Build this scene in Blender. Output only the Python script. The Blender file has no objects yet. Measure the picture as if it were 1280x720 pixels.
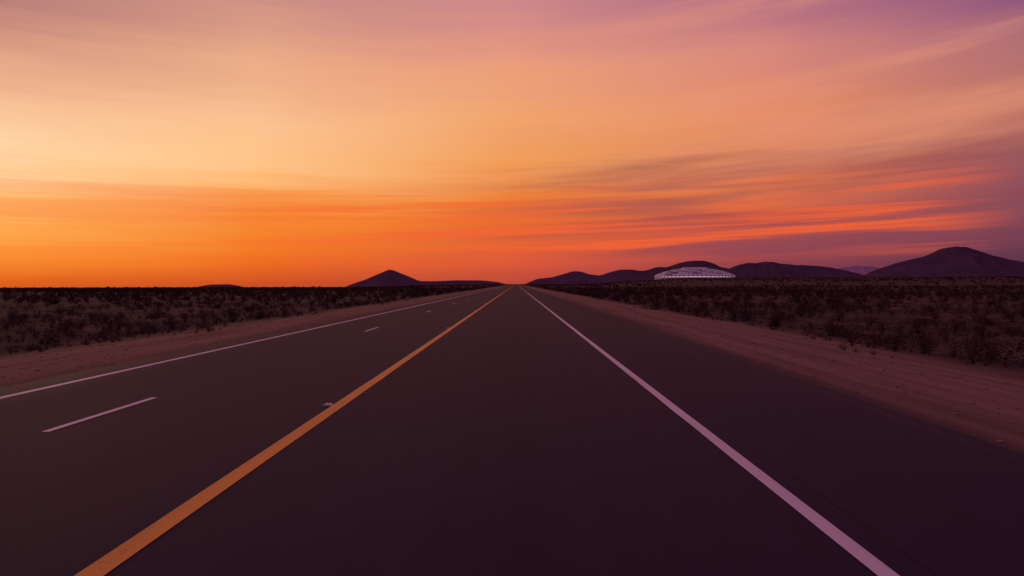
import bpy, math, numpy as np, random
from mathutils import Vector
rng=np.random.default_rng(7); random.seed(7)
sc=bpy.context.scene
sc.view_settings.view_transform='Standard'; sc.view_settings.look='None'; sc.view_settings.exposure=0
F=853.33; H=1.4; VX,VY=645.,355.
def lin(c):
    r=[]
    for v in c[:3]:
        v=v/255.
        r.append(v/12.92 if v<=0.04045 else ((v+0.055)/1.055)**2.4)
    return (*r,1.0)

# ---------------------------------------------------------------- camera
cam=bpy.data.cameras.new('camera'); co=bpy.data.objects.new('camera',cam); sc.collection.objects.link(co)
cam.lens=24; cam.sensor_width=36; cam.clip_start=0.05; cam.clip_end=60000
co.location=(0,0,H)
co.rotation_euler=(math.radians(90)-math.atan(5/F),0,math.atan(5/F))
sc.camera=co

# ---------------------------------------------------------------- node helpers
class NT:
    def __init__(s,tree): s.t=tree; s.n=tree.nodes; s.l=tree.links
    def link(s,a,b): s.l.new(a,b)
    def _in(s,sock,v):
        if isinstance(v,bpy.types.NodeSocket): s.l.new(v,sock)
        else: sock.default_value=v
    def math(s,op,a,b=0.0,c=0.0,clamp=False):
        n=s.n.new('ShaderNodeMath'); n.operation=op; n.use_clamp=clamp
        s._in(n.inputs[0],a); s._in(n.inputs[1],b)
        if op in('MULTIPLY_ADD',): s._in(n.inputs[2],c)
        return n.outputs[0]
    def mapr(s,v,a,b,c=0.,d=1.,smooth=True):
        n=s.n.new('ShaderNodeMapRange'); n.interpolation_type='SMOOTHSTEP' if smooth else 'LINEAR'
        s._in(n.inputs[0],v); 
        for i,x in enumerate((a,b,c,d)): s._in(n.inputs[i+1],x)
        return n.outputs[0]
    def mix(s,f,a,b,mode='MIX'):
        n=s.n.new('ShaderNodeMix'); n.data_type='RGBA'; n.blend_type=mode
        s._in(n.inputs[0],f); s._in(n.inputs[6],a); s._in(n.inputs[7],b)
        return n.outputs[2]
    def comb(s,x,y,z=0.):
        n=s.n.new('ShaderNodeCombineXYZ'); s._in(n.inputs[0],x); s._in(n.inputs[1],y); s._in(n.inputs[2],z); return n.outputs[0]
    def noise(s,vec,scale,detail=4,rough=.55,dist=0.):
        n=s.n.new('ShaderNodeTexNoise'); s._in(n.inputs['Vector'],vec)
        n.inputs['Scale'].default_value=scale; n.inputs['Detail'].default_value=detail
        n.inputs['Roughness'].default_value=rough; n.inputs['Distortion'].default_value=dist
        return n.outputs['Fac']
    def ramp(s,f,els,interp='LINEAR'):
        n=s.n.new('ShaderNodeValToRGB'); cr=n.color_ramp; cr.interpolation=interp
        while len(cr.elements)>1: cr.elements.remove(cr.elements[0])
        cr.elements[0].position=els[0][0]; cr.elements[0].color=els[0][1]
        for p,c in els[1:]:
            e=cr.elements.new(p); e.color=c
        s._in(n.inputs[0],f); return n.outputs[0]
def newmat(name):
    m=bpy.data.materials.new(name); m.use_nodes=True
    T=NT(m.node_tree); b=m.node_tree.nodes['Principled BSDF']
    g=T.n.new('ShaderNodeNewGeometry'); sp=T.n.new('ShaderNodeSeparateXYZ'); T.link(g.outputs['Position'],sp.inputs[0])
    return m,T,b,g.outputs['Position'],sp.outputs[0],sp.outputs[1],sp.outputs[2]
def bump(T,b,h,strength,dist):
    n=T.n.new('ShaderNodeBump'); n.inputs['Strength'].default_value=strength; n.inputs['Distance'].default_value=dist
    T.link(h,n.inputs['Height']); T.link(n.outputs[0],b.inputs['Normal'])

# ---------------------------------------------------------------- world sky
SUN_AZ=math.radians(-36)
w=bpy.data.worlds.new('World'); sc.world=w; w.use_nodes=True
T=NT(w.node_tree); T.n.clear()
tc=T.n.new('ShaderNodeTexCoord'); sp=T.n.new('ShaderNodeSeparateXYZ'); T.link(tc.outputs['Generated'],sp.inputs[0])
x,y,z=sp.outputs
h=T.math('SQRT',T.math('ADD',T.math('MULTIPLY',x,x),T.math('MULTIPLY',y,y)))
te=T.math('DIVIDE',T.math('MAXIMUM',z,0.0),T.math('MAXIMUM',h,0.0005))
az=T.math('ARCTAN2',x,y)
w1=T.noise(T.comb(T.math('MULTIPLY',az,1.6),T.math('MULTIPLY_ADD',te,12.,T.math('MULTIPLY',az,-0.4)),3.1),1.0,4,.55,.3)
w2=T.noise(T.comb(T.math('MULTIPLY',az,2.6),T.math('MULTIPLY_ADD',te,60.,T.math('MULTIPLY',az,-1.2)),8.3),1.0,4,.6,.2)
amp=T.mapr(te,0.0,0.12,0.25,1.0)
wob=T.math('MULTIPLY',T.math('ADD',T.math('MULTIPLY',T.math('SUBTRACT',w1,.5),.075),T.math('MULTIPLY',T.math('SUBTRACT',w2,.5),.050)),amp)
te2=T.math('MAXIMUM',T.math('ADD',te,wob),0.0)
u=T.math('DIVIDE',te2,T.math('ADD',te2,.5))
ZEN=(130,84,130)
def column(px,pts,zen=ZEN):
    c=F/math.hypot(F,px-VX); els=[]
    for yy,col in sorted(pts,key=lambda p:-p[0]):
        t=(355-yy)/F*c; els.append((t/(t+.5),lin(col)))
    els.append((.70,lin(zen)))
    return T.ramp(u,els)
cols={
0:column(0,[(0,(186,128,122)),(60,(220,156,132)),(120,(244,186,146)),(180,(255,212,164)),(228,(255,206,148)),(252,(254,184,108)),(290,(252,162,72)),(320,(248,138,48)),(355,(220,96,30))]),
320:column(320,[(0,(206,144,132)),(80,(236,172,136)),(150,(252,194,146)),(210,(255,196,134)),(236,(253,172,94)),(260,(247,138,52)),(300,(245,126,38)),(330,(236,104,34)),(355,(204,80,36))]),
640:column(640,[(0,(206,136,138)),(80,(234,156,124)),(150,(243,166,108)),(210,(241,156,88)),(240,(237,128,56)),(270,(240,112,40)),(300,(226,98,50)),(330,(220,88,58)),(355,(182,72,58))]),
960:column(960,[(0,(176,108,130)),(70,(216,136,124)),(150,(229,138,98)),(200,(212,122,80)),(240,(222,112,70)),(270,(210,92,66)),(300,(182,78,76)),(330,(138,64,76)),(355,(118,54,70))]),
1280:column(1280,[(0,(142,86,124)),(60,(176,110,116)),(110,(198,122,104)),(165,(174,102,96)),(220,(144,82,92)),(270,(124,68,86)),(320,(96,54,76)),(355,(82,46,68))])}
dusk=T.ramp(u,[(0,lin((52,32,58))),(.2,lin((76,48,82))),(.45,lin((94,60,102))),(.75,lin(ZEN))])
def azp(px): return math.atan((px-VX)/F)
c=T.mix(T.mapr(az,azp(0),azp(320),smooth=False),cols[0],cols[320])
c=T.mix(T.mapr(az,azp(320),azp(640),smooth=False),c,cols[640])
c=T.mix(T.mapr(az,azp(640),azp(960),smooth=False),c,cols[960])
c=T.mix(T.mapr(az,azp(960),azp(1280),smooth=False),c,cols[1280])
s1=T.noise(T.comb(T.math('MULTIPLY',az,1.6),T.math('MULTIPLY_ADD',te,30.,T.math('MULTIPLY',az,-1.2)),1.7),1.0,5,.55,.3)
s2=T.noise(T.comb(T.math('MULTIPLY',az,1.5),T.math('MULTIPLY_ADD',te,58.,T.math('MULTIPLY',az,-1.6)),5.2),1.0,5,.58,.25)
band=T.math('MULTIPLY',T.mapr(te,0.01,0.045),T.mapr(te,.27,.15))
mau=T.math('MULTIPLY',T.math('MULTIPLY',T.mapr(s1,.44,.66),band),T.mapr(az,-.25,.30,0.,.62))
c=T.mix(mau,c,lin((128,68,84)))
lit=T.math('MULTIPLY',T.math('MULTIPLY',T.mapr(s2,.46,.62),T.math('MULTIPLY',T.mapr(te,0.03,0.055),T.mapr(te,.17,.11))),T.math('MULTIPLY',T.mapr(az,-.5,.0,.25,.8),T.mapr(az,.66,.5)))
c=T.mix(lit,c,lin((246,100,50)))
v=T.noise(T.comb(T.math('MULTIPLY',az,1.4),T.math('MULTIPLY_ADD',te,15.,T.math('MULTIPLY',az,-1.6)),9.4),1.0,5,.55,.3)
veil=T.math('MULTIPLY',T.mapr(v,.45,.68),T.math('MULTIPLY',T.mapr(te,.10,.2),T.math('MULTIPLY',T.mapr(te,1.2,.5),T.mapr(az,-.4,.5,.0,.5))))
c=T.mix(veil,c,lin((232,152,122)))
aa=T.math('ABSOLUTE',T.math('SUBTRACT',az,SUN_AZ*.4))
c=T.mix(T.mapr(aa,1.0,2.2),c,dusk)
c=T.mix(T.mapr(z,-.02,0.0),lin((48,26,36)),c)
sky=T.n.new('ShaderNodeTexSky'); sky.sky_type='NISHITA'; sky.sun_disc=False
sky.sun_elevation=math.radians(1.0); sky.sun_rotation=SUN_AZ
b1=T.n.new('ShaderNodeBackground'); b1.inputs[1].default_value=1.; T.link(c,b1.inputs[0])
b2=T.n.new('ShaderNodeBackground'); b2.inputs[1].default_value=0.001; T.link(sky.outputs[0],b2.inputs[0])
ad=T.n.new('ShaderNodeAddShader'); T.link(b1.outputs[0],ad.inputs[0]); T.link(b2.outputs[0],ad.inputs[1])
o=T.n.new('ShaderNodeOutputWorld'); T.link(ad.outputs[0],o.inputs[0])

sl=bpy.data.lights.new('sun','SUN'); sl.energy=0.10; sl.angle=math.radians(8); sl.color=(1,.5,.22)
so=bpy.data.objects.new('sun',sl); sc.collection.objects.link(so)
el=math.radians(2.5)
d=Vector((math.sin(SUN_AZ)*math.cos(el),math.cos(SUN_AZ)*math.cos(el),math.sin(el)))
so.rotation_euler=d.to_track_quat('Z','Y').to_euler()

# ---------------------------------------------------------------- numpy noise
def hash2(i,j,s):
    v=np.sin(i*127.1+j*311.7+s*74.7)*43758.5453
    return v-np.floor(v)
def vnoise(x,y,s=0):
    i=np.floor(x); j=np.floor(y); fx=x-i; fy=y-j
    fx=fx*fx*(3-2*fx); fy=fy*fy*(3-2*fy)
    a=hash2(i,j,s);b=hash2(i+1,j,s);c=hash2(i,j+1,s);d=hash2(i+1,j+1,s)
    return (a*(1-fx)+b*fx)*(1-fy)+(c*(1-fx)+d*fx)*fy-.5
def fbm(x,y,o=4,s=0):
    r=0;a=1.
    for k in range(o):
        r=r+a*vnoise(x*2**k,y*2**k,s+k*3.3); a*=.5
    return r
def sst(a,b,x):
    t=np.clip((x-a)/(b-a),0,1); return t*t*(3-2*t)
RL,RR=-6.95,4.15
def ground_z(x,y):
    x=np.asarray(x,float); y=np.asarray(y,float)
    out=np.maximum(x-RR,RL-x); out=np.maximum(out,0)
    z=-.03-.05*sst(0,.8,out)-.5*sst(2.,9.,out)
    z=z+sst(.5,3,out)*(.05*fbm(x*.9,y*.35,3,1))+sst(5,14,out)*(.28*fbm(x/7,y/7,4,5))
    d=np.hypot(x,y); a=np.degrees(np.arctan2(x,np.maximum(y,1)))
    z=z+np.maximum(d-110,0)*(.0105*sst(4,15,a)-.0042*sst(3.5,14,-a))*sst(110,500,d)*sst(30,120,out)
    z=z+sst(60,300,out)*1.2*fbm(x/90,y/90,3,9)
    return z
def grid_obj(name,X,Y,Z,mat,smooth=True):
    ny,nx=X.shape
    co=np.stack([X,Y,Z],-1).reshape(-1,3)
    idx=np.arange(nx*ny).reshape(ny,nx)
    q=np.stack([idx[:-1,:-1],idx[:-1,1:],idx[1:,1:],idx[1:,:-1]],-1).reshape(-1,4)
    return mesh_obj(name,co,q,mat,smooth)
def mesh_obj(name,co,f,mat,smooth=False,link=True):
    me=bpy.data.meshes.new(name); n=f.shape[1]
    me.vertices.add(len(co)); me.vertices.foreach_set('co',np.ascontiguousarray(co,dtype=np.float32).ravel())
    me.loops.add(f.size); me.loops.foreach_set('vertex_index',np.ascontiguousarray(f,dtype=np.int32).ravel())
    me.polygons.add(len(f)); me.polygons.foreach_set('loop_start',np.arange(0,f.size,n,dtype=np.int32))
    me.polygons.foreach_set('loop_total',np.full(len(f),n,dtype=np.int32))
    if smooth: me.polygons.foreach_set('use_smooth',np.ones(len(f),dtype=bool))
    me.update(calc_edges=True); me.materials.append(mat)
    ob=bpy.data.objects.new(name,me); sc.collection.objects.link(ob); return ob

# ---------------------------------------------------------------- materials
mg,T,b,P,px,py,pz=newmat('desert_ground')
wav=T.noise(T.comb(T.math('MULTIPLY',px,.25),T.math('MULTIPLY',py,.12)),1.,4,.6)
wv=T.math('MULTIPLY',T.math('SUBTRACT',wav,.5),5.)
xr=T.math('ADD',px,wv); 
sandR=T.mapr(xr,11.2,8.0); sandL=T.mapr(xr,-12.2,-9.4)
sand=T.math('MULTIPLY',sandR,sandL)
st=T.noise(T.comb(T.math('MULTIPLY',px,2.6),T.math('MULTIPLY',py,.09)),1.,5,.6)
fine=T.noise(P,22.,4,.7)
big=T.noise(P,.22,4,.6)
sc1=T.mix(T.mapr(st,.3,.7),(.18,.11,.07,1),(.34,.205,.13,1))
sc1=T.mix(T.mapr(fine,.35,.7,0.,.30),sc1,(.14,.08,.055,1))
ex=T.math('ADD',px,T.math('MULTIPLY',T.math('SUBTRACT',st,.5),.8))
edge=T.math('MULTIPLY',T.mapr(ex,5.6,4.2),T.mapr(ex,-8.2,-7.0))
sc1=T.mix(T.math('MULTIPLY',edge,.7),sc1,(.07,.045,.04,1))
soil=T.mix(T.mapr(big,.40,.66),(.042,.024,.02,1),(.12,.068,.05,1))
soil=T.mix(T.mapr(fine,.4,.7,0.,.6),soil,(.04,.024,.02,1))
T.link(T.mix(sand,soil,sc1),b.inputs['Base Color']); b.inputs['Roughness'].default_value=.95
b.inputs['Specular IOR Level'].default_value=.1
bump(T,b,T.math('ADD',T.math('MULTIPLY',fine,.4),st),.5,.04)
# asphalt
ma,T,b,P,px,py,pz=newmat('asphalt')
agg=T.noise(P,90.,3,.7); st=T.noise(T.comb(T.math('MULTIPLY',px,4.),T.math('MULTIPLY',py,.04)),1.,5,.6)
bg=T.noise(T.comb(T.math('MULTIPLY',px,.7),T.math('MULTIPLY',py,.07)),1.,4,.6)
base=T.mix(T.mapr(st,.3,.7),(.027,.0175,.035,1),(.033,.022,.042,1))
base=T.mix(T.mapr(bg,.4,.7,0.,.3),base,(.042,.028,.045,1))
base=T.mix(T.mapr(agg,.5,.8,0.,.4),base,(.07,.05,.075,1))
lft_sheen=T.mapr(px,-1.7,-2.6,0.,.45); base=T.mix(lft_sheen,base,(.050,.031,.040,1))  # sunset sky sheen on the left lanes, painted into the base colour
def track(xc,wd): return T.math('SUBTRACT',1.0,T.mapr(T.math('ABSOLUTE',T.math('SUBTRACT',px,xc)),0.0,wd),clamp=True)
oil=T.math('ADD',track(-.15,.8),track(-5.4,.6)); base=T.mix(T.math('MULTIPLY',oil,.18),base,(.018,.012,.02,1))
jt=track(2.02,.03); base=T.mix(T.math('MULTIPLY',jt,.6),base,(.012,.009,.012,1))
sh=T.mapr(px,1.95,2.15,0.,.3); base=T.mix(sh,base,(.022,.016,.030,1))
du=T.math('MULTIPLY',T.math('ADD',T.mapr(px,3.5,4.15),T.mapr(px,-6.6,-6.95)),T.mapr(st,.45,.7,0.,.3)); base=T.mix(du,base,(.15,.085,.06,1))
T.link(base,b.inputs['Base Color']); b.inputs['Roughness'].default_value=.75
b.inputs['Specular IOR Level'].default_value=.10
bump(T,b,agg,.35,.006)
def paint(name,col):
    m,T,b,P,px,py,pz=newmat(name)
    n=T.noise(P,26.,5,.75); n2=T.noise(T.comb(T.math('MULTIPLY',px,9.),T.math('MULTIPLY',py,.35)),1.,4,.65)
    k=T.math('ADD',T.math('MULTIPLY',n,.55),T.math('MULTIPLY',n2,.45))
    c=T.mix(T.mapr(k,.55,.68,0.,.6),col,(.07,.05,.06,1))
    c=T.mix(T.mapr(n2,.35,.6,0.,.25),c,tuple(v*.7 for v in col[:3])+(1,))
    T.link(c,b.inputs['Base Color']); b.inputs['Roughness'].default_value=.6
    bump(T,b,n,.3,.004); return m
mw=paint('white_road_paint',(.80,.74,.72,1)); my=paint('yellow_road_paint',(.92,.40,.02,1))

# ---------------------------------------------------------------- ground sheet
def axis(near,step,far,g):
    a=[0.];s=step
    while a[-1]<far:
        if a[-1]>near: s*=g
        a.append(a[-1]+s)
    return np.array(a)
ax=axis(22,.4,12000,1.07); xs=np.concatenate([-ax[:0:-1],ax])
ay=axis(60,.5,12000,1.035); ayn=axis(30,2,400,1.25); ys=np.concatenate([-ayn[:0:-1],ay])
X,Y=np.meshgrid(xs,ys); ground=grid_obj('desert_ground',X,Y,ground_z(X,Y),mg)

# ---------------------------------------------------------------- road
ry=np.concatenate([np.arange(-30,60,.4),60+np.cumsum(.4*1.02**np.arange(250))]); ry=ry[ry<3200]; ry=np.append(ry,3200)
lx=RL+.10*fbm(ry*.9,ry*0,4,2)+.1*fbm(ry*.12,ry*0,2,4); rx=RR+.10*fbm(ry*.9,ry*0+7,4,2)+.14*fbm(ry*.12,ry*0,2,6)
cols_=[lx-.12,lx]+[np.full_like(ry,v) for v in (-6,-4,-2,0,2,3)]+[rx,rx+.12]
zz=[-.09,0,0,0,0,0,0,0,0,-.09]
X=np.stack(cols_,1); Y=np.repeat(ry[:,None],X.shape[1],1); Z=np.tile(np.array(zz),(len(ry),1))
grid_obj('asphalt_road',X,Y,Z,ma)
def strips(name,segs,mat,wd):
    V=[];Q=[]
    for xc,a,bb in segs:
        n=max(2,int(min((bb-a)/.5,900))); t=np.linspace(0,1,n); yy=a+(bb-a)*(t**2 if bb-a>100 else t)
        e=.006*fbm(yy*3,yy*0+xc,3,1); o=len(V)
        for k in range(n):
            V+= [(xc-wd/2+e[k],yy[k],.004),(xc+wd/2+e[k]*.4,yy[k],.004)]
            if k: Q.append((o+2*k-2,o+2*k-1,o+2*k+1,o+2*k))
    return mesh_obj(name,np.array(V),np.array(Q),mat)
strips('yellow_centre_line',[(-1.46*H,-30,3200)],my,.14)
strips('white_edge_line',[(1.275*H,-30,3200)],mw,.105)
strips('white_edge_line',[(-4.52*H,-30,3200)],mw,.11)
fh=F*H
strips('dashed_lane_line',[(-3.18*H,fh*(1/186.)+k*13.7,fh*(1/186.)+k*13.7+1.95) for k in range(-2,150)],mw,.08)

mr,T,b,P,px,py,pz=newmat('marker_ceramic'); T.link(T.mix(T.noise(P,60.,3),(.7,.6,.5,1),(.5,.38,.3,1)),b.inputs['Base Color']); b.inputs['Roughness'].default_value=.4
import bmesh
par=bpy.data.objects.new('raised_pavement_markers',None); sc.collection.objects.link(par)
for k in range(-1,10):
    bm=bmesh.new(); bmesh.ops.create_cube(bm,size=1)
    for v in bm.verts:
        s=.6 if v.co.z>0 else 1
        v.co=Vector((v.co.x*.1*s,v.co.y*.1*s,(v.co.z+.5)*.018))
    bmesh.ops.bevel(bm,geom=bm.edges[:],offset=.003,segments=2)
    me=bpy.data.meshes.new('marker'); bm.to_mesh(me); bm.free(); me.materials.append(mr)
    ob=bpy.data.objects.new('marker',me); sc.collection.objects.link(ob); ob.parent=par
    ob.location=(-1.46*H-.125,7.85+13.7*k,.0045)

# ---------------------------------------------------------------- hills
def hillmat(name,c1,c2,scale=.004):
    m,T,b,P,px,py,pz=newmat(name)
    n=T.noise(P,scale*2,6,.65); n3=T.noise(P,scale*12,4,.7)
    c=T.mix(T.mapr(n,.35,.65),c1,c2); c=T.mix(T.mapr(n3,.45,.7,0,.35),c,tuple(v*.6 for v in c1[:3])+(1,))
    T.link(c,b.inputs['Base Color']); b.inputs['Roughness'].default_value=1.; b.inputs['Specular IOR Level'].default_value=0
    return m
mh=hillmat('hill_rock',(.11,.068,.095,1),(.14,.085,.115,1)); mf=hillmat('far_hill_haze',(.46,.30,.38,1),(.54,.36,.42,1))  # far range: aerial haze painted in as a paler violet base colour
def hill(name,prof,D,depth,mat,seed,rough=.05):
    p=np.array(prof,float); hx=(p[:,0]-VX)/F*D; hz=(VY-p[:,1])/F*D+H
    x=np.linspace(hx[0]-D*.01,hx[-1]+D*.01,int(min(420,40+(hx[-1]-hx[0])/6)))
    zp=np.interp(x,np.concatenate([[x[0]],hx,[x[-1]]]),np.concatenate([[-60],hz,[-60]]))
    k=np.ones(5)/5; zp=np.convolve(np.pad(zp,2,'edge'),k,'valid')
    pk=zp.max(); zp=zp+rough*.5*pk*fbm(x/70,x*0,5,seed)*np.clip(zp/pk,0,1)
    t=np.linspace(-1,1,70)
    X,Tt=np.meshgrid(x,t); Zr=np.tile(zp,(len(t),1))
    fall=(1-np.abs(Tt))**1.15
    g=fbm(X/(depth*.22),Tt*depth/(depth*.5),5,seed+2)
    Z=(Zr+40)*fall-40+np.abs(g)*-.38*np.maximum(Zr,0)*(np.abs(Tt)**.6)*(1-np.abs(Tt))*1.6
    Yw=D+Tt*depth+X*0
    Z=Z-25*np.abs(Tt)
    return grid_obj(name,X,Yw,Z,mat)
hill('hill',[(432,358),(445,353),(457,349),(468,344),(477,340),(484,337),(489,336),(494,338),(503,342),(513,346),(524,351),(545,351),(570,350),(600,350),(622,352),(640,357)],3600,420,mh,3)
hill('hill',[(236,361),(250,357.5),(262,355.5),(285,355),(298,357),(310,361)],4200,300,mh,5)
hill('hill',[(652,357),(662,352),(672,348),(690,346),(704,342),(716,338),(724,338.5),(736,342),(750,344),(764,339),(778,336),(790,336),(800,338),(812,336),(822,333),(834,333),(846,329),(856,326),(868,325),(880,325),(890,328),(900,333),(914,336),(930,343)],3400,420,mh,11)
hill('hill',[(895,346),(908,337),(920,331),(932,328),(945,328),(956,326),(966,327),(978,329),(996,330),(1012,331),(1030,333),(1048,335),(1062,339),(1085,345)],3900,450,mh,17)
hill('hill',[(1070,348),(1088,339),(1102,334),(1118,328),(1135,324),(1148,321),(1160,317),(1172,311),(1182,307),(1193,305),(1204,306),(1214,309),(1224,314),(1236,318),(1250,321),(1266,325),(1285,329),(1320,333),(1360,330),(1400,336),(1460,345)],4000,620,mh,23)
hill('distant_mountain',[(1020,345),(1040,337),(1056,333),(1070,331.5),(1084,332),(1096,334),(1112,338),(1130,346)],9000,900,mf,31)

# ---------------------------------------------------------------- scrub
def bush_template(nl,size,seed,stems=16,stemw=.012,flat=1.):
    r=np.random.default_rng(seed)
    a=r.uniform(0,2*np.pi,stems); e=r.uniform(.12,1.0,stems)**.8*np.pi/2*.98
    L=r.uniform(.7,1.05,stems)
    D=np.stack([np.cos(a)*np.cos(e)*.85,np.sin(a)*np.cos(e)*.85,np.sin(e)*flat],1)*L[:,None]
    k=r.integers(0,stems,nl); t=r.uniform(.12,1.,nl)**.6
    p=D[k]*t[:,None]+r.normal(0,.10,(nl,3)); p[:,2]=np.maximum(p[:,2],.02)
    v=r.normal(0,1,(nl,3,3)); v/=np.linalg.norm(v,axis=2,keepdims=True)
    tri=p[:,None,:]+v*size*r.uniform(.5,1.2,(nl,1,1))
    s=[]
    for i in range(stems):
        perp=np.cross(D[i],r.normal(0,1,3)); perp/=np.linalg.norm(perp)
        s.append([perp*stemw,-perp*stemw,D[i]*.98])
    return np.concatenate([tri,np.array(s)],0).reshape(-1,3)
def tuft_template(n,seed):
    r=np.random.default_rng(seed); out=[]
    for i in range(n):
        a=r.uniform(0,6.28); o=np.array([np.cos(a),np.sin(a),0])*r.uniform(0,.25); q=r.uniform(0,6.28)
        side=np.array([np.cos(q),np.sin(q),0])*.03
        tip=o*r.uniform(1.5,3.)+np.array([0,0,r.uniform(.6,1.)])
        out.append([o-side,o+side,tip])
    return np.array(out).reshape(-1,3)
def scatter(pts,tmps,sizes,sq=(.9,1.5)):
    out=[]
    which=rng.integers(0,len(tmps),len(pts))
    for i,tp in enumerate(tmps):
        m=which==i; n=m.sum()
        if n==0: continue
        a=rng.uniform(0,2*np.pi,n); c,s=np.cos(a)[:,None],np.sin(a)[:,None]; S=sizes[m][:,None]; Wd=S*rng.uniform(*sq,n)[:,None]
        x=(tp[None,:,0]*c-tp[None,:,1]*s)*Wd+pts[m][:,0:1]; y=(tp[None,:,0]*s+tp[None,:,1]*c)*Wd+pts[m][:,1:2]
        z=tp[None,:,2]*S+pts[m][:,2:3]
        out.append(np.stack([x,y,z],-1).reshape(-1,3))
    return np.concatenate(out)
def place(n,r0,r1,amax,inR,inL,power=1.,patch=True):
    d=r0+(r1-r0)*rng.random(n)**power
    a=np.radians(rng.uniform(-amax,amax,n)); x=d*np.sin(a); y=d*np.cos(a)
    lim=np.where(x>0,inR+1.6*vnoise(y*.18,y*0,3)*2,-(inL+1.6*vnoise(y*.18,y*0,8)*2))
    ok=np.where(x>0,x>lim,x<lim)
    if patch: ok&=(fbm(x/9,y/9,3,21)+rng.uniform(-.4,.4,n)>-.2)
    x,y=x[ok],y[ok]; return np.stack([x,y,ground_z(x,y)],1)
def shrubmat(name,a,b_,c_):
    m,T,b,P,px,py,pz=newmat(name)
    n=T.noise(P,.5,2,.6)
    c=T.mix(T.mapr(n,.35,.65),a,b_)
    T.link(c,b.inputs['Base Color']); b.inputs['Roughness'].default_value=1.; b.inputs['Specular IOR Level'].default_value=0.
    return m
ms=shrubmat('shrub_foliage',(.055,.031,.030,1),(.105,.060,.048,1),None)
mt=shrubmat('dry_grass',(.13,.075,.05,1),(.20,.12,.08,1),None)
soup=[]
near=[bush_template(420,.055,s) for s in range(5)]
mid=[bush_template(70,.14,s+20,6,.02) for s in range(5)]
far=[bush_template(16,.32,s+40,2,.03) for s in range(5)]
p=place(2300,8,75,60,9.8,11.8,.7); soup.append(scatter(p,near,rng.uniform(.22,.62,len(p))*np.where(p[:,0]>0,1.12,.85)*np.where(rng.random(len(p))<.08,1.4,1.),(.9,1.7)))
p=place(15000,75,320,48,9.5,11.5,.75); soup.append(scatter(p,mid,rng.uniform(.35,.95,len(p))))
p=place(24000,320,1900,46,12,14,.8); soup.append(scatter(p,far,rng.uniform(.6,1.5,len(p)),(1.,2.)))
V=np.concatenate(soup); mesh_obj('desert_scrub',V,np.arange(len(V)).reshape(-1,3),ms)
tf=[tuft_template(22,s) for s in range(4)]
p=place(6000,6,70,60,8.6,10.6,.8); V=scatter(p,tf,rng.uniform(.06,.24,len(p)),(.9,1.6))
mesh_obj('dry_grass',V,np.arange(len(V)).reshape(-1,3),mt)
gt=[]
for s in range(3):
    bm=bmesh.new(); bmesh.ops.create_icosphere(bm,subdivisions=1,radius=1); r=random.Random(s)
    for v in bm.verts: v.co*=r.uniform(.7,1.15); v.co.z*=.6
    gt.append(np.array([[tuple(l.vert.co) for l in f.loops] for f in bm.faces]).reshape(-1,3)); bm.free()
n=5000; yy=3+60*rng.random(n)**1.4; side=rng.random(n)<.55
xx=np.where(side,RR+.12+abs(rng.normal(0,2.2,n)),RL-.12-abs(rng.normal(0,1.8,n)))
pts=np.stack([xx,yy,ground_z(xx,yy)],1); V=scatter(pts,gt,rng.uniform(.006,.025,n)*rng.choice([1,1,1,1.8],n),(.8,1.3))
mq,T,b,P,px,py,pz=newmat('gravel_stone'); T.link(T.mix(T.noise(P,5.,2),(.12,.08,.06,1),(.34,.22,.16,1)),b.inputs['Base Color']); b.inputs['Roughness'].default_value=.9
mesh_obj('gravel',V,np.arange(len(V)).reshape(-1,3),mq)

# ---------------------------------------------------------------- stadium
def simple(name,c,em=0,rough=.5):
    m,T,b,P,px,py,pz=newmat(name); n=T.noise(P,.3,4)
    T.link(T.mix(n,c,tuple(v*.75 for v in c[:3])+(1,)),b.inputs['Base Color']); b.inputs['Roughness'].default_value=rough
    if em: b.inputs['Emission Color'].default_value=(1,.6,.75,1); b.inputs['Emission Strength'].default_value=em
    return m
sw=simple('roof_white_glow',(.82,.72,.76,1),.05); sg=simple('roof_grey',(.30,.19,.27,1)); sdk=simple('dark_structure',(.08,.05,.08,1)); swin=simple('lit_windows',(.5,.4,.4,1),.7); scon=simple('concrete',(.36,.28,.32,1))  # white roof parts get a faint added pink glow; they are no lamps
SD=1500.; SX=(868-VX)/F*SD; st_e=bpy.data.objects.new('stadium',None); sc.collection.objects.link(st_e)
SZ=(VY-347.5)/F*SD+H
st_e.location=(SX,SD,SZ)
A,B=87.,62.
def child(name,V,Q,mat):
    ob=mesh_obj(name,np.array(V,float),np.array(Q),mat); ob.parent=st_e; return ob
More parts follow.
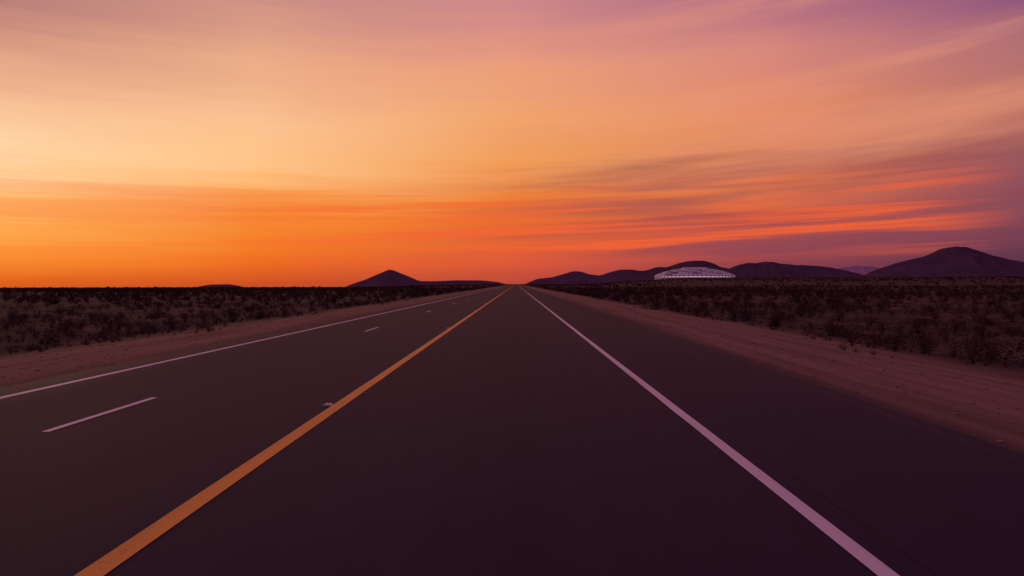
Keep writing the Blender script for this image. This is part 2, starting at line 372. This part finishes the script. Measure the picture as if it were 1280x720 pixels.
def rz(r): return 5+17.5*(max(0,1-r*r))**.85
def ell(r,th,z): return (A*r*math.cos(th),B*r*math.sin(th),z)
N=56
V=[];Q=[]; rs=np.linspace(1.0,.3,12)
for r in rs:
    for i in range(N): V.append(ell(r,2*math.pi*i/N,rz(r)-.6))
for j in range(len(rs)-1):
    for i in range(N): Q.append((j*N+i,j*N+(i+1)%N,(j+1)*N+(i+1)%N,(j+1)*N+i))
child('roof_structure',V,Q,sdk)
pan={0:([],[]),1:([],[])}
for j in range(9):
    r0,r1=1.0-j*.078,1.0-(j+1)*.078
    for i in range(N):
        k=0 if ((i//2+j)%3!=0 or j in(0,8)) else 1
        if random.random()<.12: k=1
        V,Q=pan[k]; t0=2*math.pi*(i+.06)/N; t1=2*math.pi*(i+.94)/N; ra=r0-.005; rb=r1+.008; o=len(V)
        V+=[ell(ra,t0,rz(ra)+.2),ell(ra,t1,rz(ra)+.2),ell(rb,t1,rz(rb)+.2),ell(rb,t0,rz(rb)+.2)]; Q.append((o,o+1,o+2,o+3))
child('roof_panels',*pan[0],sw); child('roof_skylights',*pan[1],sg)
def ringwall(r,z0,z1,n=N*2):
    V=[];Q=[]
    for i in range(n):
        t=2*math.pi*i/n; V+=[ell(r,t,z0),ell(r,t,z1)]
    for i in range(n):
        a=2*i;b_=2*((i+1)%n); Q.append((a,b_,b_+1,a+1))
    return V,Q
child('outer_wall',*ringwall(.95,-14,4.6),scon); child('window_band',*ringwall(.955,1.4,3.0),swin)
child('roof_edge_beam',*ringwall(1.003,3.9,5.3),sw); child('opening_ring',*ringwall(.3,20,23),sw)
V=[];Q=[]
for i in range(N):
    t=2*math.pi*i/N; d=.006
    for (ra,tt) in((1.0,t-d),(1.0,t+d),(.956,t+d),(.956,t-d)):
        V.append(ell(ra,tt,-14)); V.append(ell(ra,tt,4.5))
    o=8*i
    for k in range(4):
        a=o+2*k; b_=o+2*((k+1)%4); Q.append((a,b_,b_+1,a+1))
child('columns',V,Q,sw)
